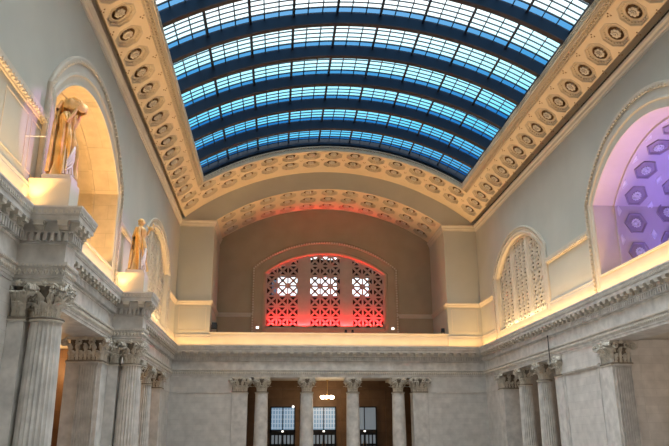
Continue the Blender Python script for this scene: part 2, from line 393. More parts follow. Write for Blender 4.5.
def lattice_window(name,mp,c,h,R,zc,z0,mat,cell,mull,b0=0,b1=.22,glassmat=None):
    """mp(u,z,b) maps to the world, b>0 to the outside"""
    clip=cw(outline(c,h,R,zc,z0,20))
    apex=zc+R; root=MB()
    # border frame and mullions as the main mesh
    fr=.16
    inner=outline(c,h-fr,R-fr,zc,z0+fr,20); outer=outline(c,h,R,zc,z0,20)
    root.grid([[mp(u,z,b0-.06) for u,z in outer],[mp(u,z,b0-.06) for u,z in inner],[mp(u,z,b1) for u,z in inner],[mp(u,z,b1) for u,z in outer]],True) if False else root.grid([[mp(u,z,b1) for u,z in outer],[mp(u,z,b0-.06) for u,z in outer],[mp(u,z,b0-.06) for u,z in inner],[mp(u,z,b1) for u,z in inner]])
    root.prism([(c-h,z0),(c-h,z0+fr),(c+h,z0+fr),(c+h,z0)],b0-.06,b1,mp)
    w=struct(name,root,mat)
    a,b=mull  # mullion from a to b on both sides of the centre
    for sgn in (-1,1):
        m=MB(); lo,hi=sorted((c+sgn*a,c+sgn*b))
        p=clip_convex(cw([(lo,z0),(lo,apex),(hi,apex),(hi,z0)]),clip); m.prism(p,b0-.05,b1,mp)
        p=clip_convex(cw([(lo+.22,z0+.4),(lo+.22,apex-.5),(hi-.22,apex-.5),(hi-.22,z0+.4)]),clip); m.prism(p,b0-.10,b0,mp)
        m.build('mullion',mat,w)
    for lo,hi in ((c-h+fr*.4,c-b),(c-a,c+a),(c+b,c+h-fr*.4)):
        n=3; cs=(hi-lo)/n; m=MB()
        for i in range(n):
            k=0
            while z0+fr*.6+k*cell<apex:
                for P in lattice_cell(lo+cs*(i+.5),z0+fr*.6+(k+.5)*cell,1,.075,.12):
                    P=[(lo+cs*(i+.5)+(u-lo-cs*(i+.5))*cs, z0+fr*.6+(k+.5)*cell+(z-z0-fr*.6-(k+.5)*cell)*cell) for u,z in P]
                    q=clip_convex(cw(P),clip)
                    if len(q)>2 and abs(area(q))>1e-4: m.prism(q,b0,b1,mp)
                k+=1
        m.build('pierced_panel',mat,w)
    g=MB(); g.add([mp(u,z,b1+.12) for u,z in outer],[tuple(range(len(outer)))]); g.build('pane',M['glass'],w)
    return w
WN=[1]
def nextwin(): WN[0]+=1; return 'window_%d'%WN[0]
for s in (-1,1):
    c,h,R,zc,zb=H2; o1=outline(c,h,R,zc,ZC+.9); dp=.62
    mb=MB(); mb.grid([[(s*A,u,z) for u,z in o1],[(s*(A+dp),u,z) for u,z in o1]]); mb.box(*sorted((s*(A-.02),s*(A+dp))),c-h,c+h,ZC+.3,ZC+.9)
    # light well behind the lattice
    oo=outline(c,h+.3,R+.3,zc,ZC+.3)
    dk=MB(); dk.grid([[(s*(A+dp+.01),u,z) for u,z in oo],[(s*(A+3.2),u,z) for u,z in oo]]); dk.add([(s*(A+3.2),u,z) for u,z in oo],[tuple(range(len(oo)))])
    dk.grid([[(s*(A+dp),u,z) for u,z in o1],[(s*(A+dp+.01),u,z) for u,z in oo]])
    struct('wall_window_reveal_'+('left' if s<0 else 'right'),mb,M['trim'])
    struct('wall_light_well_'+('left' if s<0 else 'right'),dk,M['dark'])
    lattice_window(nextwin(),lambda u,z,b,s=s:(s*(A+dp-.3+b),u,z),c,h,R,zc,ZC+.9,M['latside'],1.05,(1.55,2.45),0,.12)
# ------------------------------------------------------------------ end: piers, recess, window
mb=MB()
for s in (-1,1):
    x0,x1=sorted((s*PX,s*A)); mb.box(x0,x1,D,YB,ZC-.02,ZS)
# tympanum between the big vault and the recess vault
N=48; 
def fv(x): return CV+math.sqrt(RV*RV-x*x)
def frc(x): return CR+math.sqrt(RR*RR-x*x) if abs(x)<PX else ZS
xs=[-A+2*A*i/N for i in range(N+1)]; xs=sorted(set(xs+[-PX,PX]))
for a,b in zip(xs,xs[1:]):
    za,zb=(ZS,ZS) if (a+b)/2<-PX or (a+b)/2>PX else (frc(max(-PX+1e-6,min(PX-1e-6,a))),frc(max(-PX+1e-6,min(PX-1e-6,b))))
    mb.quad((a,D,za),(b,D,zb),(b,D,fv(b)+.6),(a,D,fv(a)+.6))
struct('wall_end',mb,M['wall'])
W3=dict(c=-.05,h=6.9,R=11.3,zc=11.14); OW=[(8.5,12.6,11.45,0),(8.5,12.6,11.45,.12),(8.38,12.48,11.45,.18),(8.2,12.3,11.45,.18),(8.12,12.22,11.45,.06),(7.3,11.4,11.45,.05),(7.24,11.1,11.7,.12),(7.1,11.2,11.4,.12),(6.9,11.3,11.14,.05),(6.9,11.3,11.14,0)]
mb=MB(); wall_holes(mb,lambda u,z:(u,YB,z),-PX,PX,ZC,28.3,[(W3['c'],W3['h'],W3['R'],W3['zc'],13.75)])
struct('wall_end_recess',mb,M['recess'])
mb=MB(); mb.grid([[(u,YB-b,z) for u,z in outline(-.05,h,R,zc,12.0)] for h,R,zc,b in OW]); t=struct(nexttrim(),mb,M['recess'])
bd=MB(); pts=outline(-.05,8.29,12.39,11.45,12.2,80); acc=0
for p,q in zip(pts,pts[1:]):
    L_=math.dist(p,q); k=acc
    while k<L_:
        u=p[0]+(q[0]-p[0])*k/L_; z=p[1]+(q[1]-p[1])*k/L_; bd.box(u-.08,u+.08,YB-.27,YB-.17,z-.08,z+.08); k+=.3
    acc=k-L_
bd.build('bead_row',M['trim'],t)
mb=MB(); o1=outline(W3['c'],W3['h'],W3['R'],W3['zc'],13.75); mb.grid([[(u,YB,z) for u,z in o1],[(u,YB+.6,z) for u,z in o1]],True); struct('wall_window_reveal_end',mb,M['recess'])
lattice_window(nextwin(),lambda u,z,b:(u,YB+.28+b,z),W3['c'],W3['h'],W3['R'],W3['zc'],13.75,M['lat'],1.22,(1.8,3.1))
# room behind the end window with bright panes in its far wall
mb=MB(); yb=YB+.6; ye=YB+5
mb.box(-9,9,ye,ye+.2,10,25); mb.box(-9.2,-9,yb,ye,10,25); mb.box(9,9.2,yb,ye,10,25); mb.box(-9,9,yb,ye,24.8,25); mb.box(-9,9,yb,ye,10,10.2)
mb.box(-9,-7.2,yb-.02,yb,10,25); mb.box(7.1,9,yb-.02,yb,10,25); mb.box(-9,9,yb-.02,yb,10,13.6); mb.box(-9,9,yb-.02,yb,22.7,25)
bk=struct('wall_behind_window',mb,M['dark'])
def litpane(x0,x1,z0,z1,mat='litwin'):
    m=MB().box(x0,x1,ye-.06,ye-.01,z0,z1); return m.build('lit_pane',M[mat],bk)
def from_px(u,v,y): pass
for x0,x1 in ((-5.7,-3.2),(-2.0,1.65),(3.2,5.6)): litpane(x0,x1,18.4,20.8)
for x0,x1 in ((-1.95,-.7),(-.2,1.7)): litpane(x0,x1,23.1,24.0)
litpane(-6.3,-5.72,18.6,20.4,'litblue')
# parapet of the recess, with recess floor
mb=MB().box(-PX,PX,D-.0,D+.5,ZC-.02,ZC+1.35); mb.box(-PX,PX,D-.05,D+.55,ZC+1.33,ZC+1.46); struct(nexttrim(),mb,M['trim'])
mb=MB().box(-PX,PX,D+.4,YB,ZC,ZC+.2); struct('floor_gallery',mb,M['trim'])
# ------------------------------------------------------------------ mouldings that run round the upper hall
runs=[[(-A,Y0),(-A,D),(-PX,D),(-PX,YB)],[(PX,YB),(PX,D),(A,D),(A,Y0)]]
crown=[(-.1,23.42),(.04,23.42),(.06,23.55),(.14,23.64),(.16,23.80),(.25,23.9),(.28,24.06),(-.1,24.06)]
mb=MB()
for r in runs: sweep(mb,r,crown)
struct(nexttrim(),mb,M['trim'])
string=[(-.05,14.98),(.06,14.98),(.08,15.06),(.13,15.1),(.13,15.2),(.2,15.26),(.22,15.42),(-.05,15.44)]
low=[(-.05,ZC),(.12,ZC),(.12,11.7),(.08,11.78),(.1,11.9),(.04,11.98),(-.05,11.98)]
e1,e2=7.8,7.1
sr=[[(-A,Y0),(-A,C1-e1)],[(-A,C1+e1),(-A,C2-e2)],[(-A,C2+e2),(-A,D),(-PX,D),(-PX,YB),(-8.3,YB)],[(8.2,YB),(PX,YB),(PX,D),(A,D),(A,C2+e2)],[(A,C2-e2),(A,C1+e1)],[(A,C1-e1),(A,Y0)]]
mb=MB()
for r in sr: sweep(mb,r,string)
t=struct(nexttrim(),mb,M['trim'])
bd=MB()
for r in (sr[0],sr[1],sr[4],sr[5]): along(r,.30,lambda p,d,n,st: obox(bd,p,d,n,.16,.12,.27,15.04,15.2),0)
bd.build('bead_row',M['trim'],t)
mb=MB()
for r in sr: sweep(mb,r,low)
struct(nexttrim(),mb,M['trim'])
# sunk panels under the string course, outlined by thin fillets
mb=MB()
def fillet(s,y0,y1,z0,z1,w=.07,b=.05):
    for a in ((y0,y1,z0,z0+w),(y0,y1,z1-w,z1),(y0,y0+w,z0+w,z1-w),(y1-w,y1,z0+w,z1-w)): mb.box(*sorted((s*(A+.01),s*(A-b))),*a)
for s in (-1,1):
    fillet(s,24.5,27.0,12.35,14.7,.05,.03); fillet(s,27.4,28.9,12.35,14.7,.05,.03)
for s in (-1,1):
    x0,x1=sorted((s*(PX+.4),s*(A-.4)))
    for a in ((x0,x1,12.35,12.42),(x0,x1,14.7,14.77),(x0,x0+.07,12.42,14.7),(x1-.07,x1,12.42,14.7)): mb.box(a[0],a[1],D-.025,D,a[2],a[3])
struct(nexttrim(),mb,M['trim'])
# ------------------------------------------------------------------ main vault
CS=2.25; OCT=.90
def vpt(R,C,s,y,d=0): a=s/R; return ((R+d)*math.sin(a),y,C+(R+d)*math.cos(a))
def plate(mb,R,C,s0,s1,y0,y1,n=4):
    ss=[s0+(s1-s0)*i/n for i in range(n+1)]; mb.grid([[vpt(R,C,s,y) for s in ss] for y in (y0,y1)])
def cell(mb,R,C,s,y,c,r,cy=None):
    """square vault cell with an octagonal hole"""
    h=c/2; octo=[(r*math.cos(PI/8+PI/4*i)/math.cos(PI/8),r*math.sin(PI/8+PI/4*i)/math.cos(PI/8)) for i in range(8)]
    k=h*.4142; sq=[(h,k),(k,h),(-k,h),(-h,k),(-h,-k),(-k,-h),(k,-h),(h,-k)]
    q=(cy or c)/c
    V=[vpt(R,C,s+a,y+b) for a,b in octo]+[vpt(R,C,s+a,y+b*q) for a,b in sq]+[vpt(R,C,s+a,y+b*q) for a,b in ((h,h),(-h,h),(-h,-h),(h,-h))]
    F=[(i,(i+1)%8,8+(i+1)%8,8+i) for i in range(8)]+[(8,16,9),(10,17,11),(12,18,13),(14,19,15)]
    mb.add(V,F)
mb=MB(); SMAX=RV*math.asin(A/RV); SO=13.94
coffers=[]
CSY=2.228; YF=CM+CS*14-.02; rows=[YF-CSY*(2+k) for k in range(21)]
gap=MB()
for sg in (-1,1):
    sc_=15.75+(.13 if sg<0 else 0)
    for y in rows: cell(mb,RV,CV,sg*sc_,y,1.96,OCT,CSY); coffers.append((RV,CV,sg*sc_,y,1))
    yend=rows[0]+CSY/2; ynear=rows[-1]-CSY/2; i0,i1=sc_-.98,sc_+.98
    a,b=sorted((sg*SO,sg*i0)); plate(mb,RV,CV,a,b,Y0-2,yend)
    a,b=sorted((sg*i0,sg*i1)); plate(mb,RV,CV,a,b,Y0-2,ynear); plate(mb,RV,CV,a,b,D-1.30,D+.01)
    a,b=sorted((sg*(7.5*CS),sg*i1)); plate(mb,RV,CV,a,b,yend,D-1.30) if b-a>.01 and i1>7.5*CS else None
    e_=max(i1,7.5*CS)
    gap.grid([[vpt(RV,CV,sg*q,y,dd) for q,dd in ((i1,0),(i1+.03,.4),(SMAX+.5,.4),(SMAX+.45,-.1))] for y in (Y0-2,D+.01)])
for j in (13,14):
    y=YF-CSY*(14-j)
    for k in range(-7,8): cell(mb,RV,CV,k*CS,y,CS,OCT,CSY); coffers.append((RV,CV,k*CS,y,1))
YE=YF-CSY*1.5; plate(mb,RV,CV,-7.5*CS,7.5*CS,YF+CSY/2,D+.01,40)
# near end of the skylight
plate(mb,RV,CV,-SO,SO,Y0-2,2*CM-YE,40)
# reveal of the skylight opening, up to the glazing
RG=26.4; CG=5.06; 
xo=RV*math.sin(SO/RV); zo=CV+RV*math.cos(SO/RV)
for sg in (-1,1):
    mb.grid([[(sg*xo,y,zo),(sg*xo,y,zo+.72),(sg*(xo+1.15),y,zo+1.0)] for y in (2*CM-YE,YE)])
n=40
for y,yo in ((YE,YE+.33),(2*CM-YE,2*CM-YE-.33)):
    r1=[vpt(RV,CV,-SO+2*SO*i/n,y) for i in range(n+1)]; r2=[(p[0]*1.0,yo,CG+math.sqrt(25.44**2-p[0]**2)+0.0) for p in r1]
    mb.grid([r1,r2])
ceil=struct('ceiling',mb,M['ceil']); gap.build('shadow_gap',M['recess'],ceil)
# dark steel curb between reveal and glass at both ends
mb=MB()
for y in (YE+.33,2*CM-YE-.33):
    mb.grid([[(26*0+RR_*math.sin(a),y,CG+RR_*math.cos(a)) for a in [math.radians(-33+66*i/40) for i in range(41)]] for RR_ in (25.3,26.6)])
    mb.grid([[(RR_*math.sin(a),y+dy,CG+RR_*math.cos(a)) for a in [math.radians(-33+66*i/40) for i in range(41)]] for RR_,dy in ((26.0,0),(26.0,-.2 if y>CM else .2),(25.8,-.2 if y>CM else .2),(25.8,0))])
curb=mb
# carved ornament: band beside the skylight, trefoils at cell corners
def on_vault(R,C,s,y):
    a=s/R; X=Vector((math.cos(a),0,-math.sin(a))); Yv=Vector((0,1,0)); Z=-Vector((math.sin(a),0,math.cos(a))); p=vpt(R,C,s,y)
    return Matrix(((X.x,Yv.x,Z.x,p[0]),(X.y,Yv.y,Z.y,p[1]),(X.z,Yv.z,Z.z,p[2]),(0,0,0,1)))
rb=MB()
def relief_unit(m,st,w):
    rb.M=m
    for sx in (-1,1): rb.box(sx*w*.42-.03,sx*w*.42+.03,-st/2,st/2,-.02,.09)
    rb.add([(0,-st*.46,.0),(w*.3,0,.0),(0,st*.46,0),(-w*.3,0,0),(0,-st*.36,.08),(w*.2,0,.08),(0,st*.36,.08),(-w*.2,0,.08)],[(4,5,6,7),(0,1,5,4),(1,2,6,5),(2,3,7,6),(3,0,4,7)])
    rb.ball((0,0,.08),.06,6,4)
    for sy in (-1,1):
        for sx in (-1,1): rb.box(sx*w*.26-.03,sx*w*.26+.03,sy*st*.4-.03,sy*st*.4+.03,-.02,.07)
ny=int((YE-16)/.34)
for sg in (-1,1):
    for i in range(ny): relief_unit(Matrix.Translation((sg*xo,YE-.17-.34*i,zo+.34))@Matrix.Rotation(-sg*PI/2,4,'Y'),.34,.52)
    for i in range(ny): relief_unit(on_vault(RV,CV,sg*(SO+.34),YE-.17-.34*i),.34,.5)
    for a_ in ():
        p0=vpt(RV,CV,sg*a_,16); rb.M=Matrix.Identity(4); rb.box(p0[0]-.05,p0[0]+.05,16,YE,p0[2]-.06,p0[2]+.02)
nn=82
for i in range(nn):
    s=-SO+2*SO*(i+.5)/nn
    m=on_vault(RV,CV,s,YE+.02)
    m=m@Matrix.Translation((0,-.02,-.33))@Matrix.Rotation(-PI/2,4,'X')@Matrix.Rotation(PI/2,4,'Z') ; relief_unit(m,.34,.5)
rb.M=Matrix.Identity(4); rb.build('carved_band',M['coffer'],ceil)
tf=MB()
def trefoil(R,C,s,y):
    tf.M=on_vault(R,C,s,y)@Matrix.Scale(1.25,4)
    for k in range(3):
        a=PI/2+2*PI*k/3; tf.add([(.10*math.cos(a)-.05,.10*math.sin(a)-.05,0),(.10*math.cos(a)+.05,.10*math.sin(a)-.05,0),(.14*math.cos(a),.14*math.sin(a)+.05,0),(.1*math.cos(a),.1*math.sin(a),.05)],[(0,1,3),(1,2,3),(2,0,3)])
for y in rows:
    for sg in (-1,1): trefoil(RV,CV,sg*(6.5*CS+.1),y-CS/2); trefoil(RV,CV,sg*(7.5*CS-.1),y-CS/2)
for k in range(-7,7): trefoil(RV,CV,(k+.5)*CS,CM+13.5*CS)
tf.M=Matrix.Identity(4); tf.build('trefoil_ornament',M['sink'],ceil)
# recess vault
mb=MB(); CC=2.33; rrows=[D+1.165+CC*j for j in range(3)]; SR=RR*math.asin(PX/RR)
for j,y in enumerate(rrows):
    for k in range(-5,6): cell(mb,RR,CR,k*CC,y,CC,OCT); coffers.append((RR,CR,k*CC,y,2))
for sg in (-1,1):
    a,b=sorted((sg*5.5*CC,sg*(SR+.05))); plate(mb,RR,CR,a,b,D,YB)
plate(mb,RR,CR,-SR-.05,SR+.05,rrows[-1]+CC/2,YB+.1,40)
rceil=struct('ceiling_recess',mb,M['ceil'])
# canonical coffer: octagonal beaded frame round a circular sinking, with a rosette
def make_coffer():
    cb=MB(); 
    def oc(r,z): return [(r*math.cos(PI/8+PI/4*(i//3)+ (0))/math.cos(PI/8)*(1-(i%3)/3)+r*math.cos(PI/8+PI/4*(i//3+1))/math.cos(PI/8)*((i%3)/3), r*math.sin(PI/8+PI/4*(i//3))/math.cos(PI/8)*(1-(i%3)/3)+r*math.sin(PI/8+PI/4*(i//3+1))/math.cos(PI/8)*((i%3)/3),z) for i in range(24)]
    def ci(r,z): return [(r*math.cos(PI/8+2*PI*i/24),r*math.sin(PI/8+2*PI*i/24),z) for i in range(24)]
    cb.grid([oc(.93,-.02),oc(.90,.035),oc(.85,.035),oc(.80,-.06),oc(.78,-.07),oc(.66,-.20),ci(.56,-.20),ci(.54,-.16),ci(.52,-.16),ci(.51,-.22)],True)
    for i in range(24):
        p=oc(.735,0)[i]; cb.box(p[0]-.04,p[0]+.04,p[1]-.04,p[1]+.04,-.16,-.06)
    c=cb.build('coffer',M['coffer'],ceil)
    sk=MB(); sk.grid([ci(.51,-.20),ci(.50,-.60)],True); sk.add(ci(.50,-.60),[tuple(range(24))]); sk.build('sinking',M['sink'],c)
    rs=MB()
    for k in range(8):
        a=2*PI*k/8; rs.ball((.25*math.cos(a),.25*math.sin(a),-.14),(.11,.11,.08),8,5)
        rs.ball((.13*math.cos(a+.39),.13*math.sin(a+.39),-.07),(.06,.06,.06),6,4)
    rs.ball((0,0,-.02),.07,8,5); rs.lathe([(.14,-.60),(.16,-.18),(.1,-.15)],12)
    rs.build('rosette',M['trim'],c,True)
    return c
cof=make_coffer()
for i,(R,C,s,y,w) in enumerate(coffers):
    o=cof if i==0 else copy_tree(cof)
    o.parent=ceil if w==1 else rceil
    o.matrix_local=on_vault(R,C,s,y)
# ------------------------------------------------------------------ skylight
AMAX=math.radians(32.6)
YSE=65.37; bay=4.435; YS0=YSE-13*bay
def gp(a,y,r=RG): return (r*math.sin(a),y,CG+r*math.cos(a))
NA=27; da=math.radians(2.315)
angs=[(-13.5+i)*da for i in range(28)]          # pane boundaries; every third one is a heavy bar
gl=MB(); gb=MB(); mu=MB(); hv=MB()
ribs_y=[YS0+bay*k for k in range(14)]
first=max(0,int((20-YS0)/bay))
for k in range(13):
    y0=ribs_y[k]+.16; y1=ribs_y[k+1]-.16; yb_=y1-.75
    fine=[-AMAX+2*AMAX*i/40 for i in range(41)]
    gl.grid([[gp(a,y) for a in fine] for y in (y0,yb_)]); gb.grid([[gp(a,y) for a in fine] for y in (yb_,y1)])
    nr=6
    for j in range(nr+1):
        y=y0+(yb_-y0)*j/nr; w=.035 if j<nr else .06
        mu.grid([[gp(a,y-w,RG-.02) for a in fine],[gp(a,y+w,RG-.02) for a in fine],[gp(a,y+w,RG-.10) for a in fine],[gp(a,y-w,RG-.10) for a in fine],[gp(a,y-w,RG-.02) for a in fine]])
for i,a in enumerate(angs):
    heavy=(i%3==0); w=(.085 if heavy else .04)/RG; dpt=.22 if heavy else .08
    tgt=hv if heavy else mu
    tgt.grid([[gp(a-w,y,RG),gp(a+w,y,RG),gp(a+w,y,RG-dpt),gp(a-w,y,RG-dpt)] for y in (YS0,YSE)],True)
sky=struct('window_1',gl,M['glass']); gb.build('blue_pane',M['glassb'],sky); mu.build('glazing_bar',M['munt'],sky); hv.build('purlin',M['iron'],sky)
curb.build('steel_curb',M['iron'],sky)
def rib(y):
    fine=[-AMAX-.02+2*(AMAX+.02)*i/48 for i in range(49)]
    m=MB(); m.grid([[gp(a,y-.15,RG+.05) for a in fine],[gp(a,y-.15,25.52) for a in fine],[gp(a,y+.15,25.52) for a in fine],[gp(a,y+.15,RG+.05) for a in fine]])
    r=m.build('rib',M['iron'],sky)
    f=MB(); f.grid([[gp(a,y-.20,25.52) for a in fine],[gp(a,y-.20,25.44) for a in fine],[gp(a,y+.20,25.44) for a in fine],[gp(a,y+.20,25.52) for a in fine]],False)
    f.grid([[gp(a,y+.20,25.52) for a in fine],[gp(a,y-.20,25.52) for a in fine]]); f.build('flange',M['flange'],r)
    return r
for k in range(1,13): rib(ribs_y[k])
# roof skins that keep daylight out everywhere but the skylight
mb=MB()
for sg in (-1,1): mb.box(*sorted((sg*24.2,sg*24.5)),-3,YB+6,0,26); mb.box(*sorted((sg*16,sg*24.5)),-3,YB+6,24.3,24.5)
mb.box(-24.5,24.5,YB+6,YB+6.2,0,32); struct('wall_outer',mb,M['dark'])
# ------------------------------------------------------------------ capitals and columns
def leaf(mb,h,w,r0,flare,curl):
    n=14
    """acanthus leaf in local frame: x outward, y sideways, z up"""
    rows=[]
    for i in range(n+1):
        t=i/n; z=h*min(1,t*1.12) if t<.82 else h*(.92-.5*(t-.82)); x=r0+flare*t*t+(curl*max(0,(t-.62)/.38)**1.2)
        lob=1+.26*math.sin(t*PI*7); ww=w*(.58+.45*math.sin(PI*min(1,t*.85+.1)))*lob*(1 if t<.8 else 1-.9*(t-.8)/.2*.6)
        rows.append([(x-.07,-ww/2,z-.01),(x+.01,-ww/4,z),(x-.02+.05*(t>.6),0,z+.0),(x+.01,ww/4,z),(x-.07,ww/2,z-.01)])
    mb.grid(rows)
    mb.grid([[(p[0]-.05,p[1],p[2]) for p in r] for r in rows])
    mb.grid([[rows[i][0],(rows[i][0][0]-.05,rows[i][0][1],rows[i][0][2])] for i in range(n+1)]); mb.grid([[rows[i][4],(rows[i][4][0]-.05,rows[i][4][1],rows[i][4][2])] for i in range(n+1)])
    mb.grid([[rows[n][j],(rows[n][j][0]-.05,rows[n][j][1],rows[n][j][2])] for j in range(5)])
def volute(mb,r,w,flip=1):
    """scroll in the local xz plane"""
    pts=[]
    for i in range(29):
        t=i/28; a=PI*.5-t*PI*3.4; rr=r*(1-.78*t); pts.append((rr*math.cos(a)*flip,0,rr*math.sin(a)))
    rad=[.30*r*(1-.55*i/28) for i in range(29)]
    for yy in (-w/2,0,w/2): mb.tube([(p[0],yy,p[2]) for p in pts],[q*(1 if yy else .8) for q in rad],6)
def place_m(x,y,z,ang): return Matrix.Translation((x,y,z))@Matrix.Rotation(ang,4,'Z')
def capital_parts(spots,corners,hc,sc=1.0):
    """spots: (x,y,angle) for leaves of each tier; corners (x,y,angle)"""
    L1=[];
    return
def round_spots(r): return [(r*math.cos(2*PI*k/8),r*math.sin(2*PI*k/8),2*PI*k/8) for k in range(8)],[(r*math.cos(2*PI*(k+.5)/8),r*math.sin(2*PI*(k+.5)/8),2*PI*(k+.5)/8) for k in range(8)],[(r*.98*math.cos(PI/4+PI/2*k),r*.98*math.sin(PI/4+PI/2*k),PI/4+PI/2*k) for k in range(4)],[(r*math.cos(PI/2*k),r*math.sin(PI/2*k),PI/2*k) for k in range(4)]
def rect_spots(hx,hy,faces):
    """faces: subset of 'E','W','N','S' = +x,-x,+y,-y"""
    t1=[];t2=[];mid=[]
    for f in faces:
        a={'E':0,'N':PI/2,'W':PI,'S':-PI/2}[f]; half=hy if f in 'EW' else hx; d=hx if f in 'EW' else hy
        n=max(2,round(2*half/.5))
        for i in range(n):
            o=-half+2*half*(i+.5)/n; t1.append((d*math.cos(a)-o*math.sin(a),d*math.sin(a)+o*math.cos(a),a))
        for i in range(n+1):
            o=-half+2*half*i/n; o=max(-half+.06,min(half-.06,o)); t2.append((d*math.cos(a)-o*math.sin(a),d*math.sin(a)+o*math.cos(a),a))
        mid.append((d*math.cos(a),d*math.sin(a),a))
    cor=[]
    for sx,f1 in ((1,'E'),(-1,'W')):
        for sy,f2 in ((1,'N'),(-1,'S')):
            if f1 in faces or f2 in faces: cor.append((sx*hx*.96,sy*hy*.96,math.atan2(sy,sx)))
    return t1,t2,cor,mid
H=ZL-6.2
def build_capital(parent,z,kind,dims,faces='ENWS',detail=True,mat=None):
    mat=mat or M['carved']; bell=MB()
    if kind=='round':
        r=dims; t1,t2,cor,mid=round_spots(r*.80); bell.lathe([(r*1.0,0),(r*1.12,.02),(r*1.16,.06),(r*1.1,.10),(r*.76,.11),(r*.72,.5),(r*.78,.85),(r*1.1,H-.14)],28); hx=hy=r*1.38
    else:
        hx0,hy0=dims; t1,t2,cor,mid=rect_spots(hx0-.08,hy0-.08,faces); hx,hy=hx0+.16,hy0+.16
        bell.box(-hx0-.06,hx0+.06,-hy0-.06,hy0+.06,0,.1); bell.box(-hx0+.12,hx0-.12,-hy0+.12,hy0-.12,.1,H-.1)
    ab=MB()
    # abacus with hollowed sides
    nseg=8; pts=[]
    cs=[(hx,-hy),(hx,hy),(-hx,hy),(-hx,-hy)]
    for i in range(4):
        a=Vector(cs[i]); b=Vector(cs[(i+1)%4]); d=(b-a); nin=Vector((-d.y,d.x)).normalized()
        for j in range(nseg):
            t=.06+.88*j/(nseg-1); pts.append(tuple(a+d*t+nin*(.11*math.sin(PI*t))))
    for z0,z1,g in ((H-.15,H-.07,.97),(H-.07,H+.01,1.03)):
        ab.add([(p[0]*g,p[1]*g,z0) for p in pts]+[(p[0]*g,p[1]*g,z1) for p in pts],[tuple(range(len(pts)-1,-1,-1)),tuple(range(len(pts),2*len(pts)))]+[(i,(i+1)%len(pts),len(pts)+(i+1)%len(pts),len(pts)+i) for i in range(len(pts))])
    rr=.03
    protos=[]
    def lf(h,w,fl,cu):
        m=MB(); leaf(m,h,w,.0,fl,cu); return m
    defs=[('acanthus_leaf',lf(.64,.28,.15,.34),t1,.1),('acanthus_leaf',lf(1.10,.26,.22,.32),t2,.1)]
    vo=MB(); vo.M=Matrix.Translation((.36,0,0)); volute(vo,.22,.18,1); vo.M=Matrix.Identity(4)
    # stem that carries the scroll
    vo.tube([(.0,0,-.6),(.05,0,-.3),(.18,0,-.08),(.34,0,.18)],[.05,.06,.07,.05],6)
    fo=MB(); fo.ball((.06,0,0),(.06,.1,.1),8,5)
    for k in range(5): fo.ball((.05,.1*math.cos(2*PI*k/5),.1*math.sin(2*PI*k/5)),(.04,.055,.055),6,4)
    helix=[]
    for sg in (-1,1):
        hx_=MB(); hx_.M=Matrix.Translation((.20,sg*.36,.02))@Matrix.Rotation(PI/2,4,'Z'); volute(hx_,.20,.10,sg)
        hx_.tube([(-.06,sg*-.02,-.42),(0,sg*-.14,-.25),(.02,sg*-.22,.0),(.0,sg*-.05,.15)],[.04,.045,.04,.03],6)
        hx_.M=Matrix.Identity(4); helix.append(hx_)
    defs+= [('volute',vo,cor,H-.36),('fleuron',fo,[(x*1.02+0.24*math.cos(a),y*1.02+.24*math.sin(a),a) for x,y,a in mid],H-.07),*[('helix_scroll',q,[(x+.02*math.cos(a),y+.02*math.sin(a),a) for x,y,a in mid],H-.32) for q in helix]]
    if detail:
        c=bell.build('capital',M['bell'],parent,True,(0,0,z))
        ab.build('abacus',mat,c)
        for nm,m,sp,zz in defs:
            if not sp: continue
            o0=m.build(nm,mat,c,True)
            for i,(x,y,a) in enumerate(sp):
                o=o0 if i==0 else o0.copy()
                if i: COL.objects.link(o); o.parent=c
                o.matrix_local=place_m(x,y,zz,a)
    else:
        orn=MB()
        for nm,m,sp,zz in defs:
            for (x,y,a) in sp:
                mt=place_m(x,y,zz,a); orn.add([tuple(mt@Vector(p)) for p in m.v],m.f)
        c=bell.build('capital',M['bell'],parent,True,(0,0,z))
        orn.build('acanthus_leaves',mat,c,True); ab.build('abacus',mat,c)
    return c
def shaft_round(parent,r1,r0,z1,fl,mat):
    m=MB(); nf=22; seg=nf*4 if fl else 32; rows=[]
    for i in range(9):
        t=i/8; z=.55+(z1-.55)*t; r=r0+(r1-r0)*(t**1.7)
        rows.append([((r-(.055 if (j%4) in (1,2,3) and fl else 0)*(1.25 if j%4==2 else .8))*math.cos(2*PI*j/seg),(r-(.055 if (j%4) in (1,2,3) and fl else 0)*(1.25 if j%4==2 else .8))*math.sin(2*PI*j/seg),z) for j in range(seg)])
    m.grid(rows,True); s=m.build('shaft',mat,parent,not fl)
    b=MB(); k=r0*1.38; b.box(-k,k,-k,k,0,.2); b.lathe([(r0*1.34,.2),(r0*1.38,.27),(r0*1.34,.34),(r0*1.16,.38),(r0*1.16,.43),(r0*1.22,.47),(r0*1.16,.52),(r0*1.05,.56)],32); b.build('base',mat,parent,True)
    n=MB(); n.lathe([(r1*1.0,z1-.06),(r1*1.1,z1-.05),(r1*1.12,z1-.02),(r1*1.1,z1+.02),(r1,z1+.03)],32); n.build('astragal',M['trim'],parent,True)
    return s
def column(label,x,y,r1=.6,r0=.69,fl=True,detail=False,group=None,name='column'):
    t=thing(name,label,'column',(x,y,0),0,group); shaft_round(t,r1,r0,6.2,fl,M['stone']); build_capital(t,6.2,'round',r1,detail=detail); return t
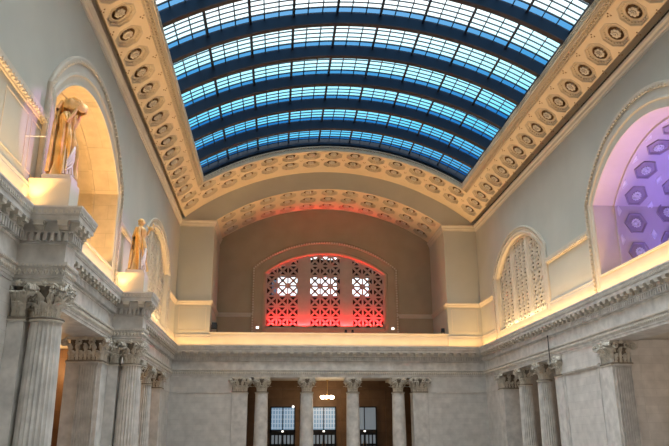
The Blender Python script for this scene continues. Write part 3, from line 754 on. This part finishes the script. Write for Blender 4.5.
def pilaster(label,x,y,hx,hy,faces,detail=False,flute=None,group=None,sink=0,mat=None):
    """flute: dict face -> (lo,hi) along the face that carries flutes"""
    t=thing('pilaster',label,'pilaster',(x,y,0),0,group); m=MB(); m.box(-hx,hx,-hy,hy,.5,6.2)
    s=m.build('shaft',mat or M['stone'],t)
    if flute:
        f,(lo,hi)=flute; g=MB(); n=7; w=(hi-lo)/n
        for i in range(n+1):
            u=lo+w*i; 
            if f=='S': g.box(u-w*.2,u+w*.2,-hy-.10,-hy+.01,.5,6.15)
        g.box(lo-.08,hi+.08,-hy-.10,-hy+.01,.5,.8); g.box(lo-.08,hi+.08,-hy-.10,-hy+.01,6.0,6.2)
        g.build('fluting',M['stone'],t)
    b=MB(); b.box(-hx-.1,hx+.1,-hy-.1,hy+.1,0,.3); b.box(-hx-.05,hx+.05,-hy-.05,hy+.05,.3,.5); b.build('base',M['stone'],t)
    n=MB(); n.box(-hx-.05,hx+.05,-hy-.05,hy+.05,6.14,6.22); n.build('astragal',M['trim'],t)
    build_capital(t,6.2,'rect',(hx,hy),faces,detail); return t
# two free standing columns that carry the statues
column('nearest large fluted stone column at left edge, under the hooded statue\'s pedestal',XA,YA,.6,.69,True,True)
column('second free-standing fluted column on the left, under the far statue\'s pedestal',XA,YBc,.6,.69,True,True)
for y,l in ((YA,'flat stone pilaster on the left wall right behind the nearest big column'),(YBc,'flat stone pilaster behind the second big column on the left')):
    pilaster(l,-15.69,y,.30,.62,'ES',True)
# jambs of the big openings
pilaster('broad square pier with fluted side face, seen between the two big left columns',-17.06,43.95,1.06,.75,'ES',True,('S',(-.25,.80)))
pilaster('broad square pier at near side of left opening, hidden behind nearest big column',-17.06,29.95,1.06,.75,'EN')
pilaster('fluted pilaster at right edge of photo carrying the large leafy capital',16.66,43.95,.68,.75,'WS',True,('S',(-.5,.55)))
pilaster('right wall pilaster at near jamb of the large opening, beyond the photo edge',16.66,29.95,.68,.75,'WN')
G=None
for s,w in ((-1,'left'),(1,'right')):
    column('%s hall wall, fluted column in the colonnade nearer the camera'%w,s*16.68,C2-2.3,.56,.64)
    column('%s hall wall, fluted column in the colonnade nearer the far end'%w,s*16.68,C2+2.3,.56,.64)
    pilaster('%s hall wall, pilaster closing the small colonnade on its near side'%w,s*16.93,51.96,.95,.72,'WS' if s>0 else 'ES')
    pilaster('%s hall wall, pilaster closing the small colonnade on its far side by the corner'%w,s*16.93,66.05,.95,.74,'WS' if s>0 else 'ES')
# end wall portico
for x,l in ((-6.95,'far left round column of the end portico, left of the left door'),(-2.4,'smooth column of the end portico just left of the lit chandelier'),(2.28,'smooth column of the end portico just right of the lit chandelier'),(6.95,'far right round column of the end portico')):
    column(l,x,D+.68,.62,.68,False)
pilaster('leftmost flat pilaster of the end portico beside a dark gap',-9.1,D+.7,.76,.76,'SE')
pilaster('rightmost flat pilaster of the end portico beside a dark gap',9.1,D+.7,.76,.76,'SW')
# necking line across the lower walls and the framed panel on the right wall
mb=MB()
for a,b in ((-A,-9.9),(9.9,A)): mb.box(a,b,D-.05,D,6.14,6.22)
for s in (-1,1):
    for a,b in ((44.75,51.2),(66.8,D)): 
        if s<0 and a<50: a=46.1
        mb.box(*sorted((s*A,s*(A-.04))),a,b,6.14 if a>60 else 6.42,6.22 if a>60 else 6.46)
struct(nexttrim(),mb,M['stone'])
mb=MB(); mb.box(A-.16,A,44.95,51.0,6.3,6.42); mb.box(A-.1,A,44.95,51.0,6.2,6.3); mb.box(A-.05,A,45.1,45.2,.5,6.2); mb.box(A-.05,A,50.75,50.85,.5,6.2)
struct(nexttrim(),mb,M['stone'])
# ------------------------------------------------------------------ pedestals and statues
def pedestal(y,label):
    t=thing('pedestal',label,'pedestal',(XA,y,ZC))
    b=MB(); b.box(-1.28,.5,-.62,.62,0,1.42); b.build('block',M['trim'],t)
    p=MB(); p.box(-.78,.42,-.5,.5,1.42,1.66); p.build('plinth',M['trim'],t)
    return t
pedestal(YA,'large cream block pedestal under the hooded statue'); pedestal(YBc,'smaller-looking far block pedestal under the second statue')
def statue(y,label,hood,arm_pose):
    # local: +x faces the hall, z up from the plinth top; about 3.7 m tall
    t=thing('statue',label,'statue',(XA-.12,y,ZC+1.66))
    rb_=MB(); rows=[]; seg=96; ph=random.random()*6
    prof=[(0,.50,.44),(.12,.47,.42),(.6,.40,.38),(1.1,.38,.36),(1.6,.40,.37),(1.95,.37,.34),(2.25,.32,.31),(2.5,.35,.36),(2.75,.34,.42),(2.95,.27,.42),(3.06,.14,.2),(3.12,.09,.1)]
    for i in range(45):
        z=3.12*i/44
        for a,b in zip(prof,prof[1:]):
            if a[0]<=z<=b[0]+1e-6:
                k=(z-a[0])/(b[0]-a[0]); k=k*k*(3-2*k); rx=a[1]+(b[1]-a[1])*k; ry=a[2]+(b[2]-a[2])*k; break
        amp=.095*(1-z/3.6)+.016; sway=.07*math.sin(z*1.1+ph)
        row=[]
        for j in range(seg):
            a=2*PI*j/seg
            f=amp*(math.sin(9*a+1.1*z+ph)+.6*math.sin(17*a-1.6*z)+.3*math.sin(26*a+z))+ .05*math.sin(2*a+z*2)*(z<2.4)
            if z>2.85: f*=.15
            kn=.08*math.exp(-((z-1.15)/.35)**2)*max(0,math.cos(a-.5))   # bent knee
            row.append(((rx+f+kn)*math.cos(a)+.02,(ry+f)*math.sin(a)+sway,z))
        rows.append(row)
    rb_.grid(rows,True); rb_.add(rows[0],[tuple(range(seg))]); sw=.07*math.sin(3.12*1.1+ph)
    rb_.build('robe',M['gold'],t,True)
    hd=MB(); hc=Vector((.07,sw,3.36)); rows=[]
    for i in range(17):
        th=PI*i/16; row=[]
        for j in range(24):
            a=2*PI*j/24; x=.205*math.sin(th)*math.cos(a); yy=.165*math.sin(th)*math.sin(a); z=.25*math.cos(th)
            fz=math.cos(a)*math.sin(th)
            if fz>.6:
                q=abs(math.sin(a))
                if q<.22 and -.09<z<.05: x+=.055*(1-q/.22)*(1-(z+.09)/.20)      # nose
                if .2<q<.55 and .0<z<.07: x-=.022                                  # eye sockets
                if q<.3 and -.16<z<-.10: x+=.018                                   # lips
            if z<-.1: x*=.86; yy*=.82
            row.append((hc.x+x,hc.y+yy,hc.z+z))
        rows.append(row)
    hd.grid(rows,True); hd.tube([(0.02,sw,3.0),(.05,sw,3.2)],[.12,.10],12)
    for sg in (-1,1): hd.ball((hc.x-.0,hc.y+sg*.165,hc.z-.01),(.035,.02,.06),6,4)
    hd.build('head',M['gold'],t,True)
    def arm(pts,rad,nm='arm'):
        m=MB(); m.tube(pts,rad,12); 
        w=Vector(pts[-1]); d=(w-Vector(pts[-2])).normalized(); 
        sd=d.cross(Vector((0,0,1))); sd=sd.normalized() if sd.length>.05 else Vector((0,1,0))
        m.tube([w,w+d*.09,w+d*.15],[.055,.07,.06],8)
        for q in range(4):
            o=(q-1.5)*.034; ln=(.10,.125,.12,.09)[q]; p0=w+d*.13+sd*o; m.tube([p0,p0+d*ln*.6,p0+d*ln*.8+Vector((0,0,-.05))],[.02,.018,.012],6)
        m.tube([w+d*.04+sd*.06,w+d*.09+sd*.11,w+d*.14+sd*.11],[.022,.02,.014],6)
        return m.build(nm,M['gold'],t,True)
    if hood:
        h=MB(); rows=[]
        for i in range(17):       # veil thrown over the head and the lifted hands, longer in front
            th=PI*.60*i/16; row=[]
            for j in range(48):
                a=2*PI*j/48; ca=math.cos(a); sa=math.sin(a); fwd=max(0,ca)
                f=1+.05*math.sin(9*a+2*th)*min(1,th)
                row.append((hc.x+.02+(.36+.36*fwd)*math.sin(th)*ca*f,hc.y+(.40+.05*fwd)*math.sin(th)*sa*f,hc.z+.05+.34*math.cos(th)-.16*fwd*math.sin(th)-(.10+.04*math.sin(9*a))*max(0,i-10)/6))
            rows.append(row)
        h.grid(rows,True); h.grid([[(hc.x+(p[0]-hc.x)*.93,hc.y+(p[1]-hc.y)*.93,p[2]-.03) for p in r] for r in rows],True)
        h.grid([rows[-1],[(hc.x+(p[0]-hc.x)*.93,hc.y+(p[1]-hc.y)*.93,p[2]-.03) for p in rows[-1]]],True)
        for k in range(6): h.tube([(.02,sw+.40-.16*k,3.58),(.30,sw+.36-.15*k,3.66),(.56,sw+.32-.13*k,3.50),(.70,sw+.28-.11*k,3.26)],[.03,.045,.045,.03],8)
        for k in range(8): h.tube([(-.22-.02*(k%2),sw-.34+.1*k,3.50),(-.38,sw-.36+.1*k,3.1),(-.42,sw-.36+.1*k,2.4),(-.46-.05*(k%3),sw-.38+.11*k,1.0),(-.50,sw-.38+.11*k,.15)],[.05,.07,.08,.08,.09],8)
        h.build('veil',M['gold'],t,True)
        arm([(.0,sw+.34,2.86),(.14,sw+.42,2.5),(.34,sw+.36,2.9),(.42,sw+.30,3.2)],[.13,.12,.09,.06])
        arm([(.0,sw-.34,2.86),(.14,sw-.42,2.5),(.34,sw-.34,2.9),(.42,sw-.28,3.2)],[.13,.12,.09,.06])
    else:
        h=MB()
        for k in range(10):
            a=PI*.35+PI*1.3*k/9; h.tube([(hc.x-.02+.12*math.cos(a),hc.y+.10*math.sin(a),hc.z+.22),(hc.x-.02+.22*math.cos(a),hc.y+.19*math.sin(a),hc.z+.08),(hc.x-.03+.20*math.cos(a),hc.y+.17*math.sin(a),hc.z-.16)],[.05,.06,.05],7)
        h.build('hair',M['gold'],t,True)
        arm([(.02,sw+.38,2.88),(.12,sw+.52,2.52),(.38,sw+.42,2.66),(.52,sw+.34,2.86)],[.13,.11,.085,.06])
        arm([(.0,sw-.38,2.88),(.02,sw-.5,2.48),(.10,sw-.5,2.1),(.14,sw-.46,1.9)],[.13,.11,.085,.06])
        # folds of the mantle
        m=MB()
        for k in range(6): m.tube([(-.22,sw-.3+.12*k,2.95),(-.38,sw-.32+.13*k,2.3),(-.42,sw-.34+.13*k,1.2),(-.46,sw-.36+.14*k,.1)],[.06,.07,.08,.09],8)
        m.build('mantle',M['gold'],t,True)
    # diagonal swags across the front
    m=MB()
    for k in range(4): m.tube([(.30-.02*k,sw+.34,1.9-.15*k),(.46,sw+.05,1.55-.19*k),(.44,sw-.28,1.0-.2*k),(.30,sw-.46,.55-.12*k)],[.04,.075,.07,.03],8)
    for k in range(9): 
        a=-1.2+.3*k; m.tube([(.34*math.cos(a),.34*math.sin(a)+sw*.5,1.4),(.42*math.cos(a),.38*math.sin(a),.7),(.50*math.cos(a),.46*math.sin(a),.05)],[.02,.045,.06],8)
    m.build('drapery',M['silver'],t,True)
    return t
statue(YA,'nearer gilded statue of a hooded draped figure raising its veil with both hands',True,0)
st2=statue(YBc,'farther gilded statue of a bareheaded draped figure holding a bird',False,0)
rt=MB(); rt.ball((.62,.30,3.06),(.2,.12,.15),10,6); rt.ball((.76,.30,3.27),(.075,.06,.085),8,5); rt.tube([(.82,.3,3.27),(.9,.3,3.25)],[.025,.006],6)
for k in range(4): rt.tube([(.46,.30,3.1),(.34,.26+.03*k,3.28),(.28-.02*k,.26+.03*k,3.18)],[.05,.04,.015],6)
rt.ball((.76,.3,3.37),(.06,.015,.05),6,4); rt.tube([(.6,.3,2.96),(.56,.32,2.86)],[.03,.025],6)
bird=rt.build('bird_figure',M['gold'],None,True,(XA-.12,YBc,ZC+1.66)); tag(bird,'small gilded rooster held up in the farther statue\'s hand','bird figure')
# ------------------------------------------------------------------ end passage: doors, chandelier, lamps
DX=[-4.72,-.27,4.20]
for i,x in enumerate(DX):
    m=MB(); w=1.36
    for a in ((-w,-w+.12,0,5.15),(w-.12,w,0,5.15),(-w,w,5.03,5.15),(-w,w,2.42,2.72),(-.05,.05,0,5.1)): m.box(x+a[0],x+a[1],YB-.3,YB-.18,a[2],a[3])
    m.box(x-w,x+w,YB-.2,YB-.01,0,5.15) if False else None
    d=struct('door_%d'%(i+1),m,M['door'])
    for a,b in ((x-w+.12,x-.05),(x+.05,x+w-.12)):
        p=MB().box(a,b,YB-.24,YB-.19,2.72,5.03); p.build('transom_pane',M['litblue' if i<2 else 'dimpane'],d)
        f=MB()
        # facade seen through the pane: pale piers between dark windows
        for q in range(4):
            xx=a+(b-a)*(q+.5)/4; f.box(xx-.07,xx+.05,YB-.252,YB-.241,2.8+(.0),4.95)
        for q in range(5): f.box(a,b,YB-.252,YB-.241,2.86+q*.46,2.96+q*.46)
        if i<2 : f.build('street_facade',M['facade'],d)
        lf=MB(); n=3
        for q in range(n+1): xx=a+(b-a)*q/n; lf.box(xx-.07,xx+.07,YB-.28,YB-.2,0,2.42)
        for z in (0,1.0,2.16): lf.box(a,b,YB-.28,YB-.2,z,z+.26)
        le=lf.build('door_leaf',M['door'],d)
        g=MB().box(a,b,YB-.23,YB-.2,.2,2.3); g.build('pane',M['dimpane'],le)
        hd=MB().tube([(b-.12 if a<x else a+.12,YB-.34,.9),(b-.12 if a<x else a+.12,YB-.34,1.5)],.02,6); hd.build('handle',M['brass'],le)
    t=thing('exit_lamp','small white lamp above the %s door'%('left','middle','right')[i],'lamp',(x,YB-.36,2.56))
    m=MB().box(-.10,.10,-.02,.06,-.02,.1); m.build('housing',M['black'],t); m=MB().box(-.10,.10,-.07,-.02,-.08,.06); m.build('diffuser',M['whitelamp'],t)
wl=thing('lamp_reflection','small glowing globe for a lamp reflection at top right of the left door transom','lamp',(-3.62,YB-.42,5.12))  # added globe and bracket stand in for a lamp reflection
m=MB().ball((0,0,0),.12,12,8); m.build('globe',M['whitelamp'],wl,True); m=MB().tube([(0,.0,0),(0,.28,.05)],.03,8); m.build('bracket',M['brass'],wl)
ch=thing('chandelier','brass chandelier with glowing round globes hanging in the end portico','chandelier',(-.1,74.6,5.95))
m=MB(); m.tube([(0,0,1.75),(0,0,.1)],.035,8); m.lathe([(.02,.1),(.14,.04),(.18,-.05),(.1,-.16),(.02,-.24)],16)
m.build('stem',M['brass'],ch,True); m=MB().lathe([(.16,1.7),(.16,1.76)],16); m.build('ceiling_rose',M['brass'],ch)
am=None
for k in range(8):
    a=2*PI*k/8
    o=MB().tube([(.1*math.cos(a),.1*math.sin(a),-.02),(.32*math.cos(a),.32*math.sin(a),-.16),(.55*math.cos(a),.55*math.sin(a),-.05),(.58*math.cos(a),.58*math.sin(a),.03)],[.025,.022,.02,.03],6).build('arm',M['brass'],ch,True)
    MB().ball((.58*math.cos(a),.58*math.sin(a),-.0),.165,12,8).build('globe',M['globe'],o,True)
# ------------------------------------------------------------------ gallery equipment
def flood(x,y,z,label,sc=1,rz=0):
    t=thing('floodlight',label,'floodlight',(x,y,z),rz)
    MB().box(-.26*sc,.26*sc,-.15,.2,.35*sc,1.0*sc).build('housing',M['black'],t); MB().box(-.22*sc,.22*sc,-.17,-.15,.4*sc,.95*sc).build('lens',M['iron'],t)
    MB().box(-.32*sc,-.27*sc,-.04,.06,0,.8*sc).box(.27*sc,.32*sc,-.04,.06,0,.8*sc).box(-.32*sc,.32*sc,-.1,.12,0,.05).build('bracket',M['black'],t)
flood(-11.95,D+.28,ZC+1.46,'tall dark floodlight on the parapet against the left pier')
flood(11.85,D+.28,ZC+1.46,'low dark floodlight on the parapet against the right pier',.6)
flood(1.6,D+.3,ZC+1.46,'left one of two low black floodlights under the red window',.38)
flood(2.3,D+.3,ZC+1.46,'right one of two low black floodlights under the red window',.38)
for x,w in ((-7.75,'left'),(7.65,'right')):
    t=thing('emergency_light','small white lit box on the wall at the %s foot of the red window frame'%w,'lamp',(x,YB-.3,13.75))
    MB().box(-.17,.17,0,.12,-.15,.15).build('housing',M['white'],t); MB().box(-.13,.13,-.04,0,-.1,.1).build('diffuser',M['whitelamp'],t)
m=MB().tube([(0,0,0),(0,0,-1.35),(0.0,.02,-2.2)],.035,6); m.ball((0,0,.05),(.07,.07,.1),8,4)
tag(m.build('cable',M['black'],None,False,(A-.28,52.7,9.3)),'thin dark cable hanging down the right entablature above the nearer column','cable')
m=MB().tube([(0,0,0),(.80,0,0)],.02,8); m.ball((.8,0,0),.03,8,4)
tag(m.build('metal_rod',M['white'],None,False,(-15.98,26.95,13.66)),'thin pale horizontal rod sticking out left of the nearer statue','rod')
# ------------------------------------------------------------------ light
def area(name,loc,sx,sy,power,col,rot,spread=180):
    l=bpy.data.lights.new(name,'AREA'); l.shape='RECTANGLE'; l.size=sx; l.size_y=sy; l.energy=power; l.color=col; l.spread=math.radians(spread)
    o=bpy.data.objects.new(name,l); COL.objects.link(o); o.location=loc; o.rotation_euler=rot; return o
WARM=(1,.56,.18)
def strip(s,y0,y1,power):   # cove lamps lying on the cornice, shining up the wall
    L_=y1-y0; area('cove_light',(s*(A-.55),(y0+y1)/2,ZC+.06),.3,L_,power*L_,WARM,(0,s*math.radians(180+8) ,0))
    area('ceiling_wash',(s*(A-.60),(y0+y1)/2,ZC+.10),.1,L_,PC*L_,(1,.60,.24),(0,s*math.radians(180-6),0),75)
PW=8.5; PC=7.5
for y0,y1 in ((Y0,YA-.8),(YA+.8,YBc-.8),(YBc+.8,D-.6)): strip(-1,y0,y1,PW)
strip(1,Y0,D-.6,PW)
area('cove_light',(0,D-.55,ZC+.06),2*A-1.6,.3,PW*(2*A)*1.1,WARM,(math.radians(180+8),0,0))
area('ceiling_wash',(0,D-.60,ZC+.10),2*A-1.6,.1,PC*2*A,(1,.60,.24),(math.radians(180+6),0,0),75)
# lamps inside the arches
area('niche_light',(-(A+1.2),C1,ZC+.5),.5,11,420,(1,.58,.20),(PI,0,0))
area('vault_light',(A+4.6,C1+1,ZC+.2),.6,9,290,(.26,.20,1.),(PI,0,0),130)
area('vault_light',(A+.75,C1,ZC+1.3),.2,11,85,(1,.45,.22),(PI,0,0))
for s in (-1,1): area('sill_light',(s*(A+.16),C2,ZC+.98),.1,10.6,65,(1,.72,.34),(PI,0,0))
# red strip on the sill of the end window
area('red_light',(W3['c'],YB+.10,13.93),13.2,.08,600,(1,.015,.02),(math.radians(180-14),0,0),56)
area('red_light',(W3['c'],YB-1.2,12.4),13.2,.12,45,(1,.05,.04),(math.radians(180-8),0,0))
def pointl(name,loc,p,col,r=.2):
    l=bpy.data.lights.new(name,'POINT'); l.energy=p; l.color=col; l.shadow_soft_size=r; o=bpy.data.objects.new(name,l); COL.objects.link(o); o.location=loc
pointl('chandelier_light',(-.1,74.6,5.2),70,(1,.62,.3),.5)
for y in (34,48,59): pointl('passage_light',(-20.5,y,6.4),160,(1,.58,.25),.3)
for y,pp in ((36,200),(50,60),(60,45)): pointl('passage_light',(20.5,y,6.4),pp,(1,.80,.62),.3)
def spotl(loc,tgt,p,col,ang):
    l=bpy.data.lights.new('statue_spot','SPOT'); l.energy=p; l.color=col; l.spot_size=math.radians(ang); l.spot_blend=.4; l.shadow_soft_size=.15
    o=bpy.data.objects.new('statue_spot',l); COL.objects.link(o); o.location=loc; o.rotation_euler=(Vector(tgt)-Vector(loc)).to_track_quat('-Z','Y').to_euler()
spotl((15.55,YA-4,ZC+.3),(XA,YA,14.0),11000,(.88,.40,.95),9)  # added purple spots stand in for spill from the right vault
spotl((15.55,YBc-8,ZC+.3),(XA,YBc,14.0),8000,(.9,.48,.95),9)
for y in (YA,YBc): spotl((-15.75,y-1.1,ZC+.25),(XA,y,15),190,(1,.55,.15),70)
# daylight portal in the skylight opening
po=area('skylight_portal',(0,CM,31.8),28,57,1,(1,1,1),(0,0,0)); po.data.cycles.is_portal=True
sun=bpy.data.lights.new('daylight_fill_sun','SUN'); sun.energy=7.6; sun.angle=math.radians(90); sun.color=(.92,.97,1.0)  # unseen wide sun added to strengthen the daylight under the skylight
so=bpy.data.objects.new('daylight_fill_sun',sun); COL.objects.link(so); so.location=(0,C1,40); so.rotation_euler=(math.radians(-8),0,0)
# ------------------------------------------------------------------ sky
w=bpy.data.worlds.new('world'); bpy.context.scene.world=w; w.use_nodes=True; nt=w.node_tree; bg=nt.nodes['Background']
tc=nt.nodes.new('ShaderNodeTexCoord'); sp=nt.nodes.new('ShaderNodeSeparateXYZ'); cr=nt.nodes.new('ShaderNodeValToRGB')
nt.links.new(tc.outputs['Generated'],sp.inputs[0]); nt.links.new(sp.outputs['Z'],cr.inputs['Fac'])
E_=cr.color_ramp.elements; E_[0].position=.36; E_[0].color=(.03,.20,.42,1); E_[1].position=.66; E_[1].color=(.95,1.,1.,1)
e=cr.color_ramp.elements.new(.43); e.color=(.09,.46,.72,1)
e=cr.color_ramp.elements.new(.50); e.color=(.38,.80,.92,1)
e=cr.color_ramp.elements.new(.57); e.color=(.88,.98,1.0,1)
nt.links.new(cr.outputs['Color'],bg.inputs['Color']); bg.inputs['Strength'].default_value=1.15
# ------------------------------------------------------------------ camera (solved from the photograph's vanishing points)
cam=bpy.data.cameras.new('camera'); co=bpy.data.objects.new('camera',cam); COL.objects.link(co)
F=687.26; pitch,yaw,roll=.3064,.0823,-.0046
cam.sensor_fit='HORIZONTAL'; cam.sensor_width=36; cam.lens=36*F/669; cam.clip_end=500
fw=Vector((math.sin(yaw)*math.cos(pitch),math.cos(yaw)*math.cos(pitch),math.sin(pitch)))
r=fw.cross(Vector((0,0,1))).normalized(); u=r.cross(fw)
r2=r*math.cos(roll)+u*math.sin(roll); u2=-r*math.sin(roll)+u*math.cos(roll)
co.matrix_world=Matrix(((r2.x,u2.x,-fw.x,-5.4017),(r2.y,u2.y,-fw.y,0),(r2.z,u2.z,-fw.z,1.6),(0,0,0,1)))
sc=bpy.context.scene; sc.camera=co
vs=sc.view_settings; vs.view_transform='Standard'; vs.look='None'; vs.gamma=1; vs.use_curve_mapping=False; vs.exposure=0.8
